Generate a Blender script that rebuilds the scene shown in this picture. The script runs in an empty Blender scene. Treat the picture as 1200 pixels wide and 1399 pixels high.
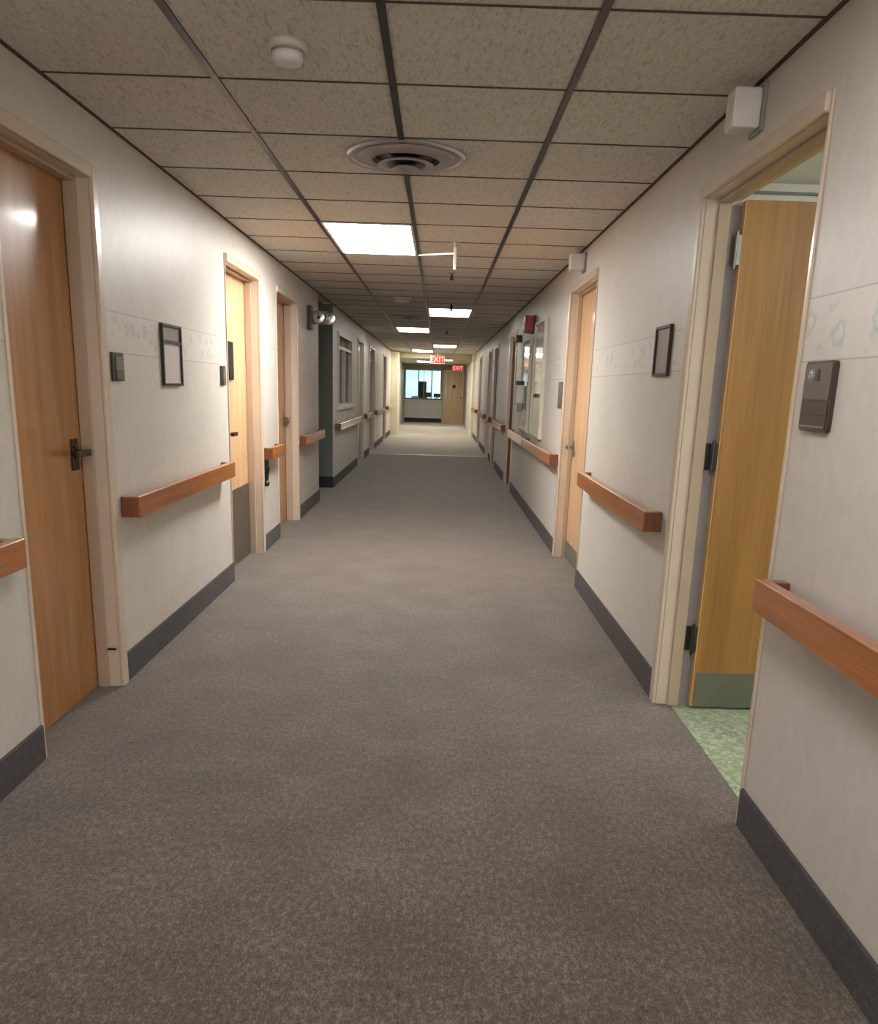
import bpy, bmesh, math, random
from mathutils import Vector, Matrix
random.seed(4)
SC = bpy.context.scene
C = SC.collection
# ------------------------------------------------------------------ measured place (metres)
L, R = -1.408, 1.031          # inner faces of the two long walls
CH, CH2 = 2.376, 2.24         # ceiling, lower ceiling beyond the soffit
YB, YS, YE = -5.5, 24.9, 33.2 # back end, soffit, far end
WT = 0.14                     # wall thickness
G = 0.61                      # ceiling tile
GY0 = 2.49

# ------------------------------------------------------------------ materials
def srgb(r, g, b):
    def f(c):
        c /= 255.
        return c/12.92 if c <= 0.04045 else ((c+0.055)/1.055)**2.4
    return (f(r), f(g), f(b), 1)

def new_mat(name):
    m = bpy.data.materials.new(name); m.use_nodes = True
    nt = m.node_tree; b = nt.nodes['Principled BSDF']
    return m, nt, b

def N(nt, t, **k):
    n = nt.nodes.new(t)
    for a, v in k.items(): setattr(n, a, v)
    return n

def pos(nt, scale=(1, 1, 1)):
    g = N(nt, 'ShaderNodeNewGeometry'); mp = N(nt, 'ShaderNodeMapping')
    mp.inputs['Scale'].default_value = scale
    nt.links.new(g.outputs['Position'], mp.inputs['Vector'])
    return mp.outputs['Vector']

def ramp(nt, fac, stops):
    r = N(nt, 'ShaderNodeValToRGB')
    e = r.color_ramp.elements
    while len(e) < len(stops): e.new(0.5)
    for i, (p, c) in enumerate(stops):
        e[i].position = p; e[i].color = c
    nt.links.new(fac, r.inputs['Fac'])
    return r.outputs['Color']

def noise(nt, vec, scale, detail=4, rough=0.6):
    n = N(nt, 'ShaderNodeTexNoise')
    n.inputs['Scale'].default_value = scale; n.inputs['Detail'].default_value = detail
    n.inputs['Roughness'].default_value = rough
    nt.links.new(vec, n.inputs['Vector'])
    return n.outputs['Fac']

def bump(nt, b, h, strength=0.3, dist=0.005):
    n = N(nt, 'ShaderNodeBump'); n.inputs['Strength'].default_value = strength
    n.inputs['Distance'].default_value = dist
    nt.links.new(h, n.inputs['Height']); nt.links.new(n.outputs['Normal'], b.inputs['Normal'])

def math_n(nt, op, a, b=None, c=None):
    n = N(nt, 'ShaderNodeMath', operation=op)
    for i, v in enumerate((a, b, c)):
        if v is None: continue
        if isinstance(v, (int, float)): n.inputs[i].default_value = v
        else: nt.links.new(v, n.inputs[i])
    return n.outputs[0]

def mixc(nt, fac, a, b, blend='MIX'):
    n = N(nt, 'ShaderNodeMix', data_type='RGBA', blend_type=blend)
    if isinstance(fac, (int, float)): n.inputs[0].default_value = fac
    else: nt.links.new(fac, n.inputs[0])
    for i, v in ((6, a), (7, b)):
        if isinstance(v, tuple): n.inputs[i].default_value = v
        else: nt.links.new(v, n.inputs[i])
    return n.outputs[2]

def plain(name, col, rough=0.5, metal=0.0, spec=0.5, var=0.06, coat=0.0):
    m, nt, b = new_mat(name)
    f = noise(nt, pos(nt), 9, 3)
    lo = tuple(max(0, c*(1-var)) for c in col[:3]) + (1,)
    hi = tuple(min(1, c*(1+var)) for c in col[:3]) + (1,)
    nt.links.new(ramp(nt, f, [(0.3, lo), (0.7, hi)]), b.inputs['Base Color'])
    b.inputs['Roughness'].default_value = rough; b.inputs['Metallic'].default_value = metal
    b.inputs['Specular IOR Level'].default_value = spec
    b.inputs['Coat Weight'].default_value = coat; b.inputs['Coat Roughness'].default_value = 0.1
    return m

def wood(name, c0, c1, c2, axis='z', rough=0.35, coat=0.5, coat_r=0.12, k=1.0):
    m, nt, b = new_mat(name)
    sc = {'z': (7, 7, .55), 'y': (9, .6, 14), 'x': (.6, 9, 14)}[axis]
    v = pos(nt, sc)
    n1 = noise(nt, v, 1.7*k, 5, .55)
    sc2 = {'z': (60, 60, 1.6), 'y': (60, 2, 90), 'x': (2, 60, 90)}[axis]
    n2 = noise(nt, pos(nt, sc2), 1.6*k, 3, .6)
    f = math_n(nt, 'ADD', math_n(nt, 'MULTIPLY', n1, .62), math_n(nt, 'MULTIPLY', n2, .38))
    nt.links.new(ramp(nt, f, [(0.34, c0), (0.5, c1), (0.66, c2)]), b.inputs['Base Color'])
    b.inputs['Roughness'].default_value = rough
    b.inputs['Coat Weight'].default_value = coat; b.inputs['Coat Roughness'].default_value = coat_r
    return m

def emit(name, col, strength):
    m, nt, b = new_mat(name)
    b.inputs['Base Color'].default_value = (.8, .8, .8, 1)
    b.inputs['Emission Color'].default_value = col
    b.inputs['Emission Strength'].default_value = strength
    return m

# wall covering: pale vinyl with faint mottling and a faded floral border band
def wall_mat(name='wallpaper', border=True, base=(211, 206, 198)):
    m, nt, b = new_mat(name)
    c0 = srgb(*[c-9 for c in base]); c1 = srgb(*base)
    big = noise(nt, pos(nt), 2.2, 3)
    fine = noise(nt, pos(nt, (1, 1, .6)), 26, 4, .65)
    f = math_n(nt, 'ADD', math_n(nt, 'MULTIPLY', big, .45), math_n(nt, 'MULTIPLY', fine, .55))
    col = ramp(nt, f, [(0.38, c0), (0.62, c1)])
    # scattered small pale green-grey flecks
    vo = N(nt, 'ShaderNodeTexVoronoi'); vo.inputs['Scale'].default_value = 9
    nt.links.new(pos(nt, (1, 1, .7)), vo.inputs['Vector'])
    fl = ramp(nt, vo.outputs['Distance'], [(0.05, (1, 1, 1, 1)), (0.16, (0, 0, 0, 1))])
    col = mixc(nt, math_n(nt, 'MULTIPLY', fl, .16), col, srgb(160, 168, 156))
    if border:
        g = N(nt, 'ShaderNodeNewGeometry'); s = N(nt, 'ShaderNodeSeparateXYZ')
        nt.links.new(g.outputs['Position'], s.inputs[0])
        z = s.outputs['Z']
        z0, z1 = 1.470, 1.640
        inb = math_n(nt, 'MULTIPLY', math_n(nt, 'GREATER_THAN', z, z0), math_n(nt, 'LESS_THAN', z, z1))
        # floral blobs: distorted voronoi cells
        vb = N(nt, 'ShaderNodeTexVoronoi'); vb.inputs['Scale'].default_value = 10.5
        nz = N(nt, 'ShaderNodeTexNoise'); nz.inputs['Scale'].default_value = 16; nz.inputs['Detail'].default_value = 3
        nt.links.new(g.outputs['Position'], nz.inputs['Vector'])
        ad = N(nt, 'ShaderNodeVectorMath', operation='MULTIPLY_ADD')
        nt.links.new(nz.outputs['Color'], ad.inputs[0]); ad.inputs[1].default_value = (.09, .09, .09)
        nt.links.new(g.outputs['Position'], ad.inputs[2])
        nt.links.new(ad.outputs[0], vb.inputs['Vector'])
        ring = ramp(nt, vb.outputs['Distance'], [(0.18, (0, 0, 0, 1)), (0.30, (1, 1, 1, 1)), (0.42, (0, 0, 0, 1))])
        # confine motif to middle of band
        mid = ramp(nt, math_n(nt, 'ABSOLUTE', math_n(nt, 'SUBTRACT', z, (z0+z1)/2)), [(0.045, (1, 1, 1, 1)), (0.08, (0, 0, 0, 1))])
        mo = math_n(nt, 'MULTIPLY', math_n(nt, 'MULTIPLY', ring, mid), inb)
        col = mixc(nt, math_n(nt, 'MULTIPLY', inb, .35), col, srgb(216, 212, 203))
        col = mixc(nt, math_n(nt, 'MULTIPLY', mo, .55), col, srgb(150, 172, 172))
        # thin seams above and below the band
        s0 = math_n(nt, 'LESS_THAN', math_n(nt, 'ABSOLUTE', math_n(nt, 'SUBTRACT', z, z0)), .0025)
        s1 = math_n(nt, 'LESS_THAN', math_n(nt, 'ABSOLUTE', math_n(nt, 'SUBTRACT', z, z1)), .0025)
        col = mixc(nt, math_n(nt, 'MULTIPLY', math_n(nt, 'MAXIMUM', s0, s1), .45), col, srgb(140, 132, 124))
    nt.links.new(col, b.inputs['Base Color'])
    b.inputs['Roughness'].default_value = 0.42
    b.inputs['Specular IOR Level'].default_value = 0.35
    bump(nt, b, fine, .12, .002)
    return m

def carpet_mat(name, c0, c1, c2, scale=190):
    m, nt, b = new_mat(name)
    f1 = noise(nt, pos(nt, (1, .55, 1)), scale, 2, .7)
    f2 = noise(nt, pos(nt), 3.2, 4, .6)
    f3 = noise(nt, pos(nt, (1, .5, 1)), 70, 3, .7)
    f = math_n(nt, 'ADD', math_n(nt, 'ADD', math_n(nt, 'MULTIPLY', f1, .42), math_n(nt, 'MULTIPLY', f2, .18)), math_n(nt, 'MULTIPLY', f3, .40))
    nt.links.new(ramp(nt, f, [(0.36, c0), (0.5, c1), (0.64, c2)]), b.inputs['Base Color'])
    b.inputs['Roughness'].default_value = 0.85
    b.inputs['Specular IOR Level'].default_value = 0.25
    b.inputs['Sheen Weight'].default_value = 0.05 if 'base' in name else 0.4
    b.inputs['Sheen Roughness'].default_value = 0.5
    bump(nt, b, f1, .5, .004)
    return m

def tile_mat():
    m, nt, b = new_mat('mineral_fibre_tile')
    # short directional fissures along Y
    f = noise(nt, pos(nt, (60, 13, 20)), 1.5, 4, .7)
    fis = ramp(nt, f, [(0.36, (0, 0, 0, 1)), (0.46, (1, 1, 1, 1))])
    pit = noise(nt, pos(nt), 110, 3, .7)
    g = N(nt, 'ShaderNodeNewGeometry'); s = N(nt, 'ShaderNodeSeparateXYZ')
    nt.links.new(g.outputs['Position'], s.inputs[0])
    cx = math_n(nt, 'FLOOR', math_n(nt, 'DIVIDE', math_n(nt, 'SUBTRACT', s.outputs['X'], -0.80), G))
    cy = math_n(nt, 'FLOOR', math_n(nt, 'DIVIDE', math_n(nt, 'SUBTRACT', s.outputs['Y'], GY0), G))
    cb = N(nt, 'ShaderNodeCombineXYZ'); nt.links.new(cx, cb.inputs[0]); nt.links.new(cy, cb.inputs[1])
    wn = N(nt, 'ShaderNodeTexWhiteNoise'); nt.links.new(cb.outputs[0], wn.inputs['Vector'])
    base = ramp(nt, pit, [(0.35, srgb(204, 199, 191)), (0.65, srgb(230, 225, 217))])
    col = mixc(nt, 1.0, base, ramp(nt, wn.outputs['Value'], [(0, (.90, .90, .90, 1)), (1, (1, 1, 1, 1))]), 'MULTIPLY')
    col = mixc(nt, fis, srgb(184, 178, 169), col)
    nt.links.new(col, b.inputs['Base Color'])
    b.inputs['Roughness'].default_value = .8; b.inputs['Specular IOR Level'].default_value = .25
    bump(nt, b, fis, .35, .003)
    return m

def terrazzo():
    m, nt, b = new_mat('green_speckled_vinyl')
    vo = N(nt, 'ShaderNodeTexVoronoi'); vo.inputs['Scale'].default_value = 70
    nt.links.new(pos(nt), vo.inputs['Vector'])
    sc = N(nt, 'ShaderNodeSeparateColor'); nt.links.new(vo.outputs['Color'], sc.inputs[0])
    nt.links.new(ramp(nt, sc.outputs[0], [(0.1, srgb(132, 148, 122)), (0.5, srgb(154, 168, 144)), (0.9, srgb(180, 190, 168))]), b.inputs['Base Color'])
    b.inputs['Roughness'].default_value = .35
    return m

M = {}
M['wall'] = wall_mat()
M['wall_plain'] = wall_mat('plain_wall', False, (214, 212, 202))
M['alcove'] = plain('shaded_grey_green_paint', srgb(106, 112, 104), .5)  # grey green darkened, so the recess's lack of light is in the colour
M['cream_trim'] = plain('cream_wall_paint', srgb(222, 216, 188), .45)
M['soffit'] = plain('olive_cream_soffit', srgb(170, 162, 134), .5)
M['carpet'] = carpet_mat('grey_carpet', srgb(48, 42, 37), srgb(86, 77, 69), srgb(136, 124, 112))
M['base'] = carpet_mat('dark_carpet_base', srgb(64, 60, 61), srgb(76, 72, 74), srgb(90, 85, 87))
M['far_floor'] = carpet_mat('pale_carpet', srgb(140, 132, 120), srgb(160, 152, 138), srgb(178, 170, 156), 120)
M['tile'] = tile_mat()
M['tee'] = plain('dark_tee_metal', srgb(40, 32, 36), .35, .3)
M['groove'] = plain('tile_joint_shadow_grey', srgb(74, 66, 60), .8)
M['door'] = wood('door_veneer', srgb(150, 98, 52), srgb(174, 120, 68), srgb(192, 140, 86))
M['door_pale'] = wood('pale_lit_door_veneer', srgb(198, 156, 112), srgb(212, 172, 128), srgb(222, 186, 144))  # pale wood; on the black-sign door, falling light put into the colour
M['door_open'] = wood('honey_door_veneer', srgb(138, 96, 44), srgb(158, 112, 54), srgb(174, 127, 66), rough=.5, coat=.1, coat_r=.3)
M['door_edge'] = wood('door_edge_wood', srgb(190, 150, 92), srgb(206, 166, 108), srgb(216, 178, 122))
M['door_dark'] = wood('brown_door_veneer', srgb(92, 62, 46), srgb(112, 78, 58), srgb(126, 90, 68))
M['rail'] = wood('oak_handrail', srgb(138, 78, 30), srgb(168, 100, 42), srgb(186, 118, 54), 'y', .35, .6, .15)
M['rail_end'] = wood('oak_end_grain', srgb(96, 52, 26), srgb(118, 66, 34), srgb(136, 80, 44), 'z', .4, .4)
M['rail_pale'] = wood('pale_sheen_handrail', srgb(160, 138, 108), srgb(182, 160, 130), srgb(198, 178, 150), 'y', .3, .7, .12)  # oak made paler: reflected light put into the rail colour
M['frame'] = plain('cream_metal_frame', srgb(208, 192, 174), .35, 0, .5, .03, .4)
M['frame_in'] = plain('taupe_metal_stop', srgb(184, 164, 144), .38, 0, .5, .03, .3)
M['frame_blue'] = plain('lavender_grey_jamb', srgb(150, 146, 152), .4)
M['steel'] = plain('brushed_steel', srgb(150, 146, 140), .3, .9)
M['bronze'] = plain('dark_bronze_metal', srgb(64, 52, 44), .32, .8)
M['hinge'] = plain('dark_steel_hinge', srgb(70, 70, 66), .35, .7)
M['kick'] = plain('grey_green_kick_plate', srgb(108, 110, 96), .45, .1)
M['armor'] = plain('dark_taupe_armor_plate', srgb(98, 88, 80), .4, .3)
M['black'] = plain('black_plastic', srgb(24, 22, 22), .4)
M['black_base'] = plain('black_rubber_base', srgb(18, 17, 18), .6)
M['white'] = plain('white_plastic', srgb(222, 220, 214), .4)
M['offwhite'] = plain('aged_white_plastic', srgb(206, 200, 188), .45)
M['grey'] = plain('grey_plastic', srgb(142, 140, 138), .45)
M['alu'] = plain('dull_aluminium', srgb(190, 184, 182), .28, .6)
M['chrome'] = plain('lamp_reflector_metal', srgb(170, 168, 168), .22, .85)
M['plaque'] = plain('brown_sign_plastic', srgb(92, 82, 76), .35)
M['plaque_dk'] = plain('dark_sign_plastic', srgb(56, 48, 44), .3)
M['sign_green'] = plain('grey_green_sign_plastic', srgb(112, 114, 104), .4)
M['paper'] = plain('white_paper', srgb(206, 198, 198), .3, 0, .5, .02)
M['paper_grey'] = plain('grey_header_card', srgb(140, 134, 130), .4)
M['red'] = plain('red_alarm_plastic', srgb(150, 34, 26), .35)
M['counter'] = plain('pale_grey_counter_panel', srgb(196, 194, 192), .4)
M['counter_top'] = plain('grey_counter_top', srgb(118, 112, 106), .35)
M['board'] = plain('greenish_grey_case_glass', srgb(176, 176, 160), .14, 0, .6, .04, .5)
M['winframe'] = plain('white_window_frame', srgb(206, 202, 192), .4)
M['dim_room'] = plain('dim_room_brown', srgb(78, 66, 58), .8)  # dark brown puts the room's dimness into its surfaces
M['lav'] = plain('lavender_grey_gloss_door', srgb(176, 170, 186), .2, 0, .6, .03, .6)
M['greenish'] = plain('pale_green_door_paint', srgb(170, 172, 148), .4)
M['green_floor'] = terrazzo()
M['glass'], _nt, _b = new_mat('clear_glass')
_b.inputs['Transmission Weight'].default_value = 1; _b.inputs['Roughness'].default_value = 0.02
_b.inputs['IOR'].default_value = 1.1; _b.inputs['Base Color'].default_value = (.92, .97, .98, 1)
M['lamp'] = emit('troffer_diffuser', (1.0, .965, .92, 1), 48.0)
M['lamp_far'] = emit('troffer_diffuser_far', (1.0, .96, .91, 1), 13.0)
M['lamp_dim'] = emit('troffer_diffuser_dim', (1.0, .96, .92, 1), 9.0)
M['lamp_end'] = emit('troffer_diffuser_end', (1.0, .95, .84, 1), 30.0)
M['room_fill'] = emit('room_fill_diffuser', (1.0, 1.0, .95, 1), 32.0)  # glow of the added, unseen room lamps
M['exit_face'] = emit('exit_sign_face', srgb(214, 60, 52), .5)
M['exit_face'].node_tree.nodes['Principled BSDF'].inputs['Base Color'].default_value = srgb(190, 40, 36)
M['exit_text'] = emit('exit_sign_letters', srgb(255, 190, 180), 1.0)
M['teal'] = plain('teal_cabinet_paint', srgb(86, 122, 122), .5)

M['exit_text'].node_tree.nodes['Principled BSDF'].inputs['Base Color'].default_value = srgb(230, 130, 120)
# ------------------------------------------------------------------ mesh helpers
class MB:
    def __init__(s): s.bm = bmesh.new()
    def box(s, x0, x1, y0, y1, z0, z1, bev=0, seg=2):
        t = bmesh.new()
        bmesh.ops.create_cube(t, size=1)
        for v in t.verts:
            v.co = Vector(((x0+x1)/2+v.co.x*abs(x1-x0), (y0+y1)/2+v.co.y*abs(y1-y0), (z0+z1)/2+v.co.z*abs(z1-z0)))
        if bev: bmesh.ops.bevel(t, geom=t.edges[:], offset=bev, segments=seg, affect='EDGES', profile=.7)
        s.merge(t); return s
    def merge(s, t, mat=None):
        if mat is not None: bmesh.ops.transform(t, matrix=mat, verts=t.verts)
        me = bpy.data.meshes.new('tmp'); t.to_mesh(me); t.free()
        s.bm.from_mesh(me); bpy.data.meshes.remove(me)
    def tube(s, p0, p1, r, r2=None, n=16):
        p0, p1 = Vector(p0), Vector(p1); d = p1-p0
        t = bmesh.new()
        bmesh.ops.create_cone(t, cap_ends=True, segments=n, radius1=r, radius2=r if r2 is None else r2, depth=d.length)
        q = d.to_track_quat('Z', 'Y')
        s.merge(t, Matrix.Translation((p0+p1)/2) @ q.to_matrix().to_4x4()); return s
    def lathe(s, prof, c, axis='z', n=40):
        # prof: list of (radius, height); axis z down the ceiling or x from a wall
        t = bmesh.new(); rings = []
        for r, h in prof:
            if r < 1e-5: rings.append([t.verts.new((0, 0, h))])
            else: rings.append([t.verts.new((r*math.cos(2*math.pi*i/n), r*math.sin(2*math.pi*i/n), h)) for i in range(n)])
        for a, b in zip(rings, rings[1:]):
            for i in range(n):
                j = (i+1) % n
                if len(a) == 1 and len(b) == 1: continue
                if len(a) == 1: t.faces.new((a[0], b[i], b[j]))
                elif len(b) == 1: t.faces.new((a[i], b[0], a[j]))
                else: t.faces.new((a[i], b[i], b[j], a[j]))
        bmesh.ops.recalc_face_normals(t, faces=t.faces)
        rot = Matrix.Identity(4)
        if axis == 'x': rot = Matrix.Rotation(math.pi/2, 4, 'Y')
        if axis == '-x': rot = Matrix.Rotation(-math.pi/2, 4, 'Y')
        if axis == '-y': rot = Matrix.Rotation(math.pi/2, 4, 'X')
        s.merge(t, Matrix.Translation(c) @ rot); return s
    def prism(s, poly, z0, z1, bev=0):
        t = bmesh.new()
        vs = [t.verts.new((x, y, z0)) for x, y in poly]
        f = t.faces.new(vs)
        r = bmesh.ops.extrude_face_region(t, geom=[f])
        for v in r['geom']:
            if isinstance(v, bmesh.types.BMVert): v.co.z = z1
        bmesh.ops.recalc_face_normals(t, faces=t.faces)
        if bev: bmesh.ops.bevel(t, geom=t.edges[:], offset=bev, segments=2, affect='EDGES', profile=.7)
        s.merge(t); return s
    def build(s, name, mat, parent=None, smooth=False):
        me = bpy.data.meshes.new(name)
        # put the origin at the centre of the base
        if s.bm.verts:
            xs = [v.co.x for v in s.bm.verts]; ys = [v.co.y for v in s.bm.verts]; zs = [v.co.z for v in s.bm.verts]
            o_ = Vector(((min(xs)+max(xs))/2, (min(ys)+max(ys))/2, min(zs)))
        else: o_ = Vector()
        for v in s.bm.verts: v.co -= o_
        s.bm.to_mesh(me); s.bm.free()
        me.materials.append(mat)
        if smooth:
            for p in me.polygons: p.use_smooth = True
        o = bpy.data.objects.new(name, me); C.objects.link(o)
        if parent is not None:
            o.parent = parent
            o.location = o_ - WORLD.get(parent.name, Vector())
        else: o.location = o_
        WORLD[o.name] = o_
        return o
WORLD = {}

def tag(o, label=None, cat=None, group=None, kind=None):
    if label: o['label'] = label
    if cat: o['category'] = cat
    if group: o['group'] = group
    if kind: o['kind'] = kind
    return o

def empty(name, loc, label=None, cat=None, group=None, kind=None):
    o = bpy.data.objects.new(name, None); C.objects.link(o); o.location = loc
    o.empty_display_size = .1
    WORLD[o.name] = Vector(loc)
    return tag(o, label, cat, group, kind)

def struct(mb, name, mat, label=None, cat=None, parent=None):
    return tag(mb.build(name, mat, parent), label, cat or ('wall' if parent is None else None), kind='structure' if parent is None else None)

def sx(side, d):            # x at distance d out of the wall face into the corridor (negative = inside the wall)
    return L + d if side == 'l' else R - d

# ------------------------------------------------------------------ openings
# side, y0, y1, height
DOORS = {
 1: ('l', 2.735, 3.462, 2.125), 2: ('l', 5.54, 6.50, 2.115), 3: ('l', 7.23, 8.20, 2.115),
 4: ('l', 14.35, 15.35, 2.10), 5: ('l', 16.75, 17.85, 2.10), 6: ('l', 20.9, 21.8, 2.10),
 7: ('r', 2.405, 3.440, 2.12), 8: ('r', 5.66, 6.735, 2.12), 9: ('r', 11.25, 12.20, 2.10),
 10: ('r', 14.6, 15.5, 2.10), 11: ('r', 16.35, 17.3, 2.10), 12: ('r', 20.2, 21.2, 2.10)}
FJ = .022                     # jamb thickness
ALC = (9.70, 11.0)            # alcove in the left wall
WIN = (11.50, 13.30, 1.06, 2.075)

def wall_boxes(side):
    mb = MB()
    ops = sorted([(d[1]-FJ, d[2]+FJ, d[3]+FJ, 0) for d in DOORS.values() if d[0] == side] +
                 ([(ALC[0], ALC[1], CH+.02, 0)] if side == 'l' else []) +
                 ([(WIN[0], WIN[1], WIN[3], WIN[2])] if side == 'l' else []))
    y = YB; xa, xb = sx(side, 0), sx(side, -WT)
    a, b = min(xa, xb), max(xa, xb); top = CH+.02
    for y0, y1, zt, zb in ops:
        mb.box(a, b, y, y0, -.02, top)
        if zt < top: mb.box(a, b, y0, y1, zt, top)
        if zb > 0: mb.box(a, b, y0, y1, -.02, zb)
        y = y1
    mb.box(a, b, y, YE+.12, -.02, top)
    return mb
struct(wall_boxes('l'), 'wall_left', M['wall'], 'pale wallpapered corridor wall carrying the small framed notice', 'wall')
struct(wall_boxes('r'), 'wall_right', M['wall'], 'pale wallpapered corridor wall beside the open door', 'wall')

# floor
struct(MB().box(L-WT-.02, R+.065, YB, 16.9, -.06, 0), 'floor', M['carpet'], 'worn grey speckled corridor carpet', 'floor')
struct(MB().box(L-WT-.02, R+WT+.02, 16.93, YE+.15, -.06, 0), 'floor', M['far_floor'], 'paler beige flooring towards the far end of the corridor', 'floor')
struct(MB().box(L, R, 16.89, 16.94, -.05, .004), 'trim_1', M['alu'], 'metal threshold strip across the corridor floor', 'trim')
struct(MB().box(R+.065, R+WT+.02, 3.6, 16.9, -.06, 0), 'floor', M['carpet'], 'strip of carpet in the doorways past the open door', 'floor')
# ceiling
struct(MB().box(L-.02, R+.02, YB, YS+.02, CH, CH+.05), 'ceiling', M['tile'], 'speckled grey acoustic tile ceiling over the corridor', 'ceiling')
struct(MB().box(L-.02, R+.02, YS+.02, YE+.15, CH2, CH2+.05), 'ceiling', M['soffit'], 'lower plain ceiling beyond the olive soffit', 'ceiling')
g = MB()
for x in (-.80, -.19, .42): g.box(x-.0125, x+.0125, YB, YS-.02, CH-.006, CH+.002)
struct(g, 'trim_2', M['tee'], 'dark lengthwise metal bars of the ceiling grid', 'trim')
g = MB()
k = -13
while GY0+G*k < YS-.1:
    y = GY0+G*k
    if y > YB: g.box(L, R, y-.0045, y+.0045, CH-.003, CH+.002)
    k += 1
g.box(L, L+.014, YB, YS-.02, CH-.005, CH+.001); g.box(R-.014, R, YB, YS-.02, CH-.005, CH+.001)
struct(g, 'trim_3', M['groove'], 'thin dark cross joints and edge strips of the ceiling grid', 'trim')

# ends, soffit, pilasters
struct(MB().box(L-.2, R+.2, YB-.12, YB, -.02, CH+.05), 'wall_back', M['wall_plain'], 'plain wall closing the corridor behind the viewpoint', 'wall')
struct(MB().box(L, R, YS-.02, YS+.10, CH2-.03, CH+.01), 'trim_4', M['soffit'], 'olive cream soffit crossing the far end of the ceiling', 'trim')
struct(MB().box(L, -1.19, YS-.9, YS+.12, 0, CH2+.1, .01), 'trim_5', M['cream_trim'], 'cream pilaster under the soffit on the wall with the window', 'trim')
struct(MB().box(.955, R, YS-.9, YS+.12, 0, CH2+.1, .01), 'trim_6', M['cream_trim'], 'cream pilaster under the soffit on the fire alarm wall', 'trim')

# baseboards
def base_run(side, segs):
    mb = MB()
    for y0, y1 in segs:
        a, b = sorted((sx(side, -.001), sx(side, .012)))
        mb.box(a, b, y0, y1, 0, .135, .004, 1)
    return mb
cs = .052
struct(base_run('l', [(YB, 2.735-.016), (3.462+cs, 5.54-.016), (6.5+cs, 7.23-.016), (8.2+cs, ALC[0]), (ALC[1], 14.35-cs), (15.35+cs, 16.75-cs), (17.85+cs, 20.9-cs), (21.8+cs, YS-.9)]),
       'baseboard_left', M['base'], 'dark carpeted base strip along the wall with the framed notice', 'baseboard')
struct(base_run('r', [(YB, 2.405-.016), (3.44+cs, 5.66-.016), (6.735+cs, 11.25-cs), (12.2+cs, 14.6-cs), (15.5+cs, 16.35-cs), (17.3+cs, 20.2-cs), (21.2+cs, YS-.9)]),
       'baseboard_right', M['base'], 'dark carpeted base strip along the wall with the open door', 'baseboard')

# alcove (side passage) in the left wall
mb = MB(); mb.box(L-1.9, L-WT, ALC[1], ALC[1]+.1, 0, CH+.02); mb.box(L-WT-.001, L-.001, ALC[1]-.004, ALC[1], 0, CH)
struct(mb, 'wall_alcove', M['alcove'], 'grey green end face, shade in its colour, of the recess past the third door', 'wall')
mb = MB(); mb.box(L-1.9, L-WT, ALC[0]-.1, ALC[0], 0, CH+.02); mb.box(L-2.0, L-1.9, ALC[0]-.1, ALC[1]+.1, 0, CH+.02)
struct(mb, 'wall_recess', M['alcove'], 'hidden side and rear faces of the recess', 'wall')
struct(MB().box(L-1.95, L-WT-.02, ALC[0]-.05, ALC[1]+.05, -.06, 0), 'floor', M['carpet'], 'carpet inside the dark recess', 'floor')
struct(MB().box(L-1.95, L-.0, ALC[0]-.05, ALC[1]+.05, CH+.02, CH+.06), 'ceiling', M['tile'], 'tiles above the dark recess', 'ceiling')
struct(MB().box(L-1.9, L+.004, ALC[1]-.018, ALC[1]-.004, 0, .15), 'baseboard_recess', M['black_base'], 'black rubber base at the foot of the dark recess', 'baseboard')

# window in the left wall, with a dim room behind
wy0, wy1, wz0, wz1 = WIN
w = empty('window_1', (L, (wy0+wy1)/2, wz0), 'white framed corridor window with dark panes past the recess', 'window', kind='structure')
mb = MB()
xa, xb = L-.10, L+.018
mb.box(xa, xb, wy0, wy0+.06, wz0, wz1); mb.box(xa, xb, wy1-.06, wy1, wz0, wz1)
mb.box(xa, xb, wy0+.06, wy1-.06, wz1-.05, wz1); mb.box(xa, xb, wy0+.06, wy1-.06, wz0, wz0+.04)
mb.box(xa+.03, xb-.01, wy0+.06, wy1-.06, 1.85, 1.89); mb.box(xa+.03, xb-.01, (wy0+wy1)/2-.02, (wy0+wy1)/2+.02, wz0+.04, 1.85)
mb.build('window_frame', M['winframe'], w)
MB().box(L-.05, L-.044, wy0+.06, wy1-.06, wz0+.04, wz1-.05).build('pane', M['glass'], w)
MB().box(L-.02, L+.05, wy0-.05, wy1+.05, wz0-.03, wz0+.004, .004).build('window_sill', M['white'], w)
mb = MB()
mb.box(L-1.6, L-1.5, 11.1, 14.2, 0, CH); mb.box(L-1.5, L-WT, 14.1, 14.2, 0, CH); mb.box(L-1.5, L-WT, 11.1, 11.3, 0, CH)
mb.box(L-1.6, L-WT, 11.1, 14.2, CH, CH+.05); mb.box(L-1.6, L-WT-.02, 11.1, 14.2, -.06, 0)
struct(mb, 'wall_window_room', M['dim_room'], 'dim brown room seen through the dark window panes', 'wall')

# ------------------------------------------------------------------ doors
def lever(parent, side, y, z, xface, mat, far=True, s=1):
    """lever handle on a leaf face at x = xface; projects towards the corridor; s = direction of the grip along y"""
    o = 1 if side == 'l' else -1
    h = MB(); ax = 'x' if o > 0 else '-x'
    h.lathe([(0, 0), (.032, 0), (.032, .006), (.026, .011), (.012, .013), (.011, .05), (0, .05)], (xface, y, z), ax, 24)
    h.box(*sorted((xface+o*.044, xface+o*.068)), *sorted((y+.014*-s, y+s*.115)), z-.014, z+.014, .007)
    h.box(*sorted((xface, xface+o*.006)), y-.03, y+.03, z-.075, z+.055, .003)
    return h.build('handle', mat, parent)

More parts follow.
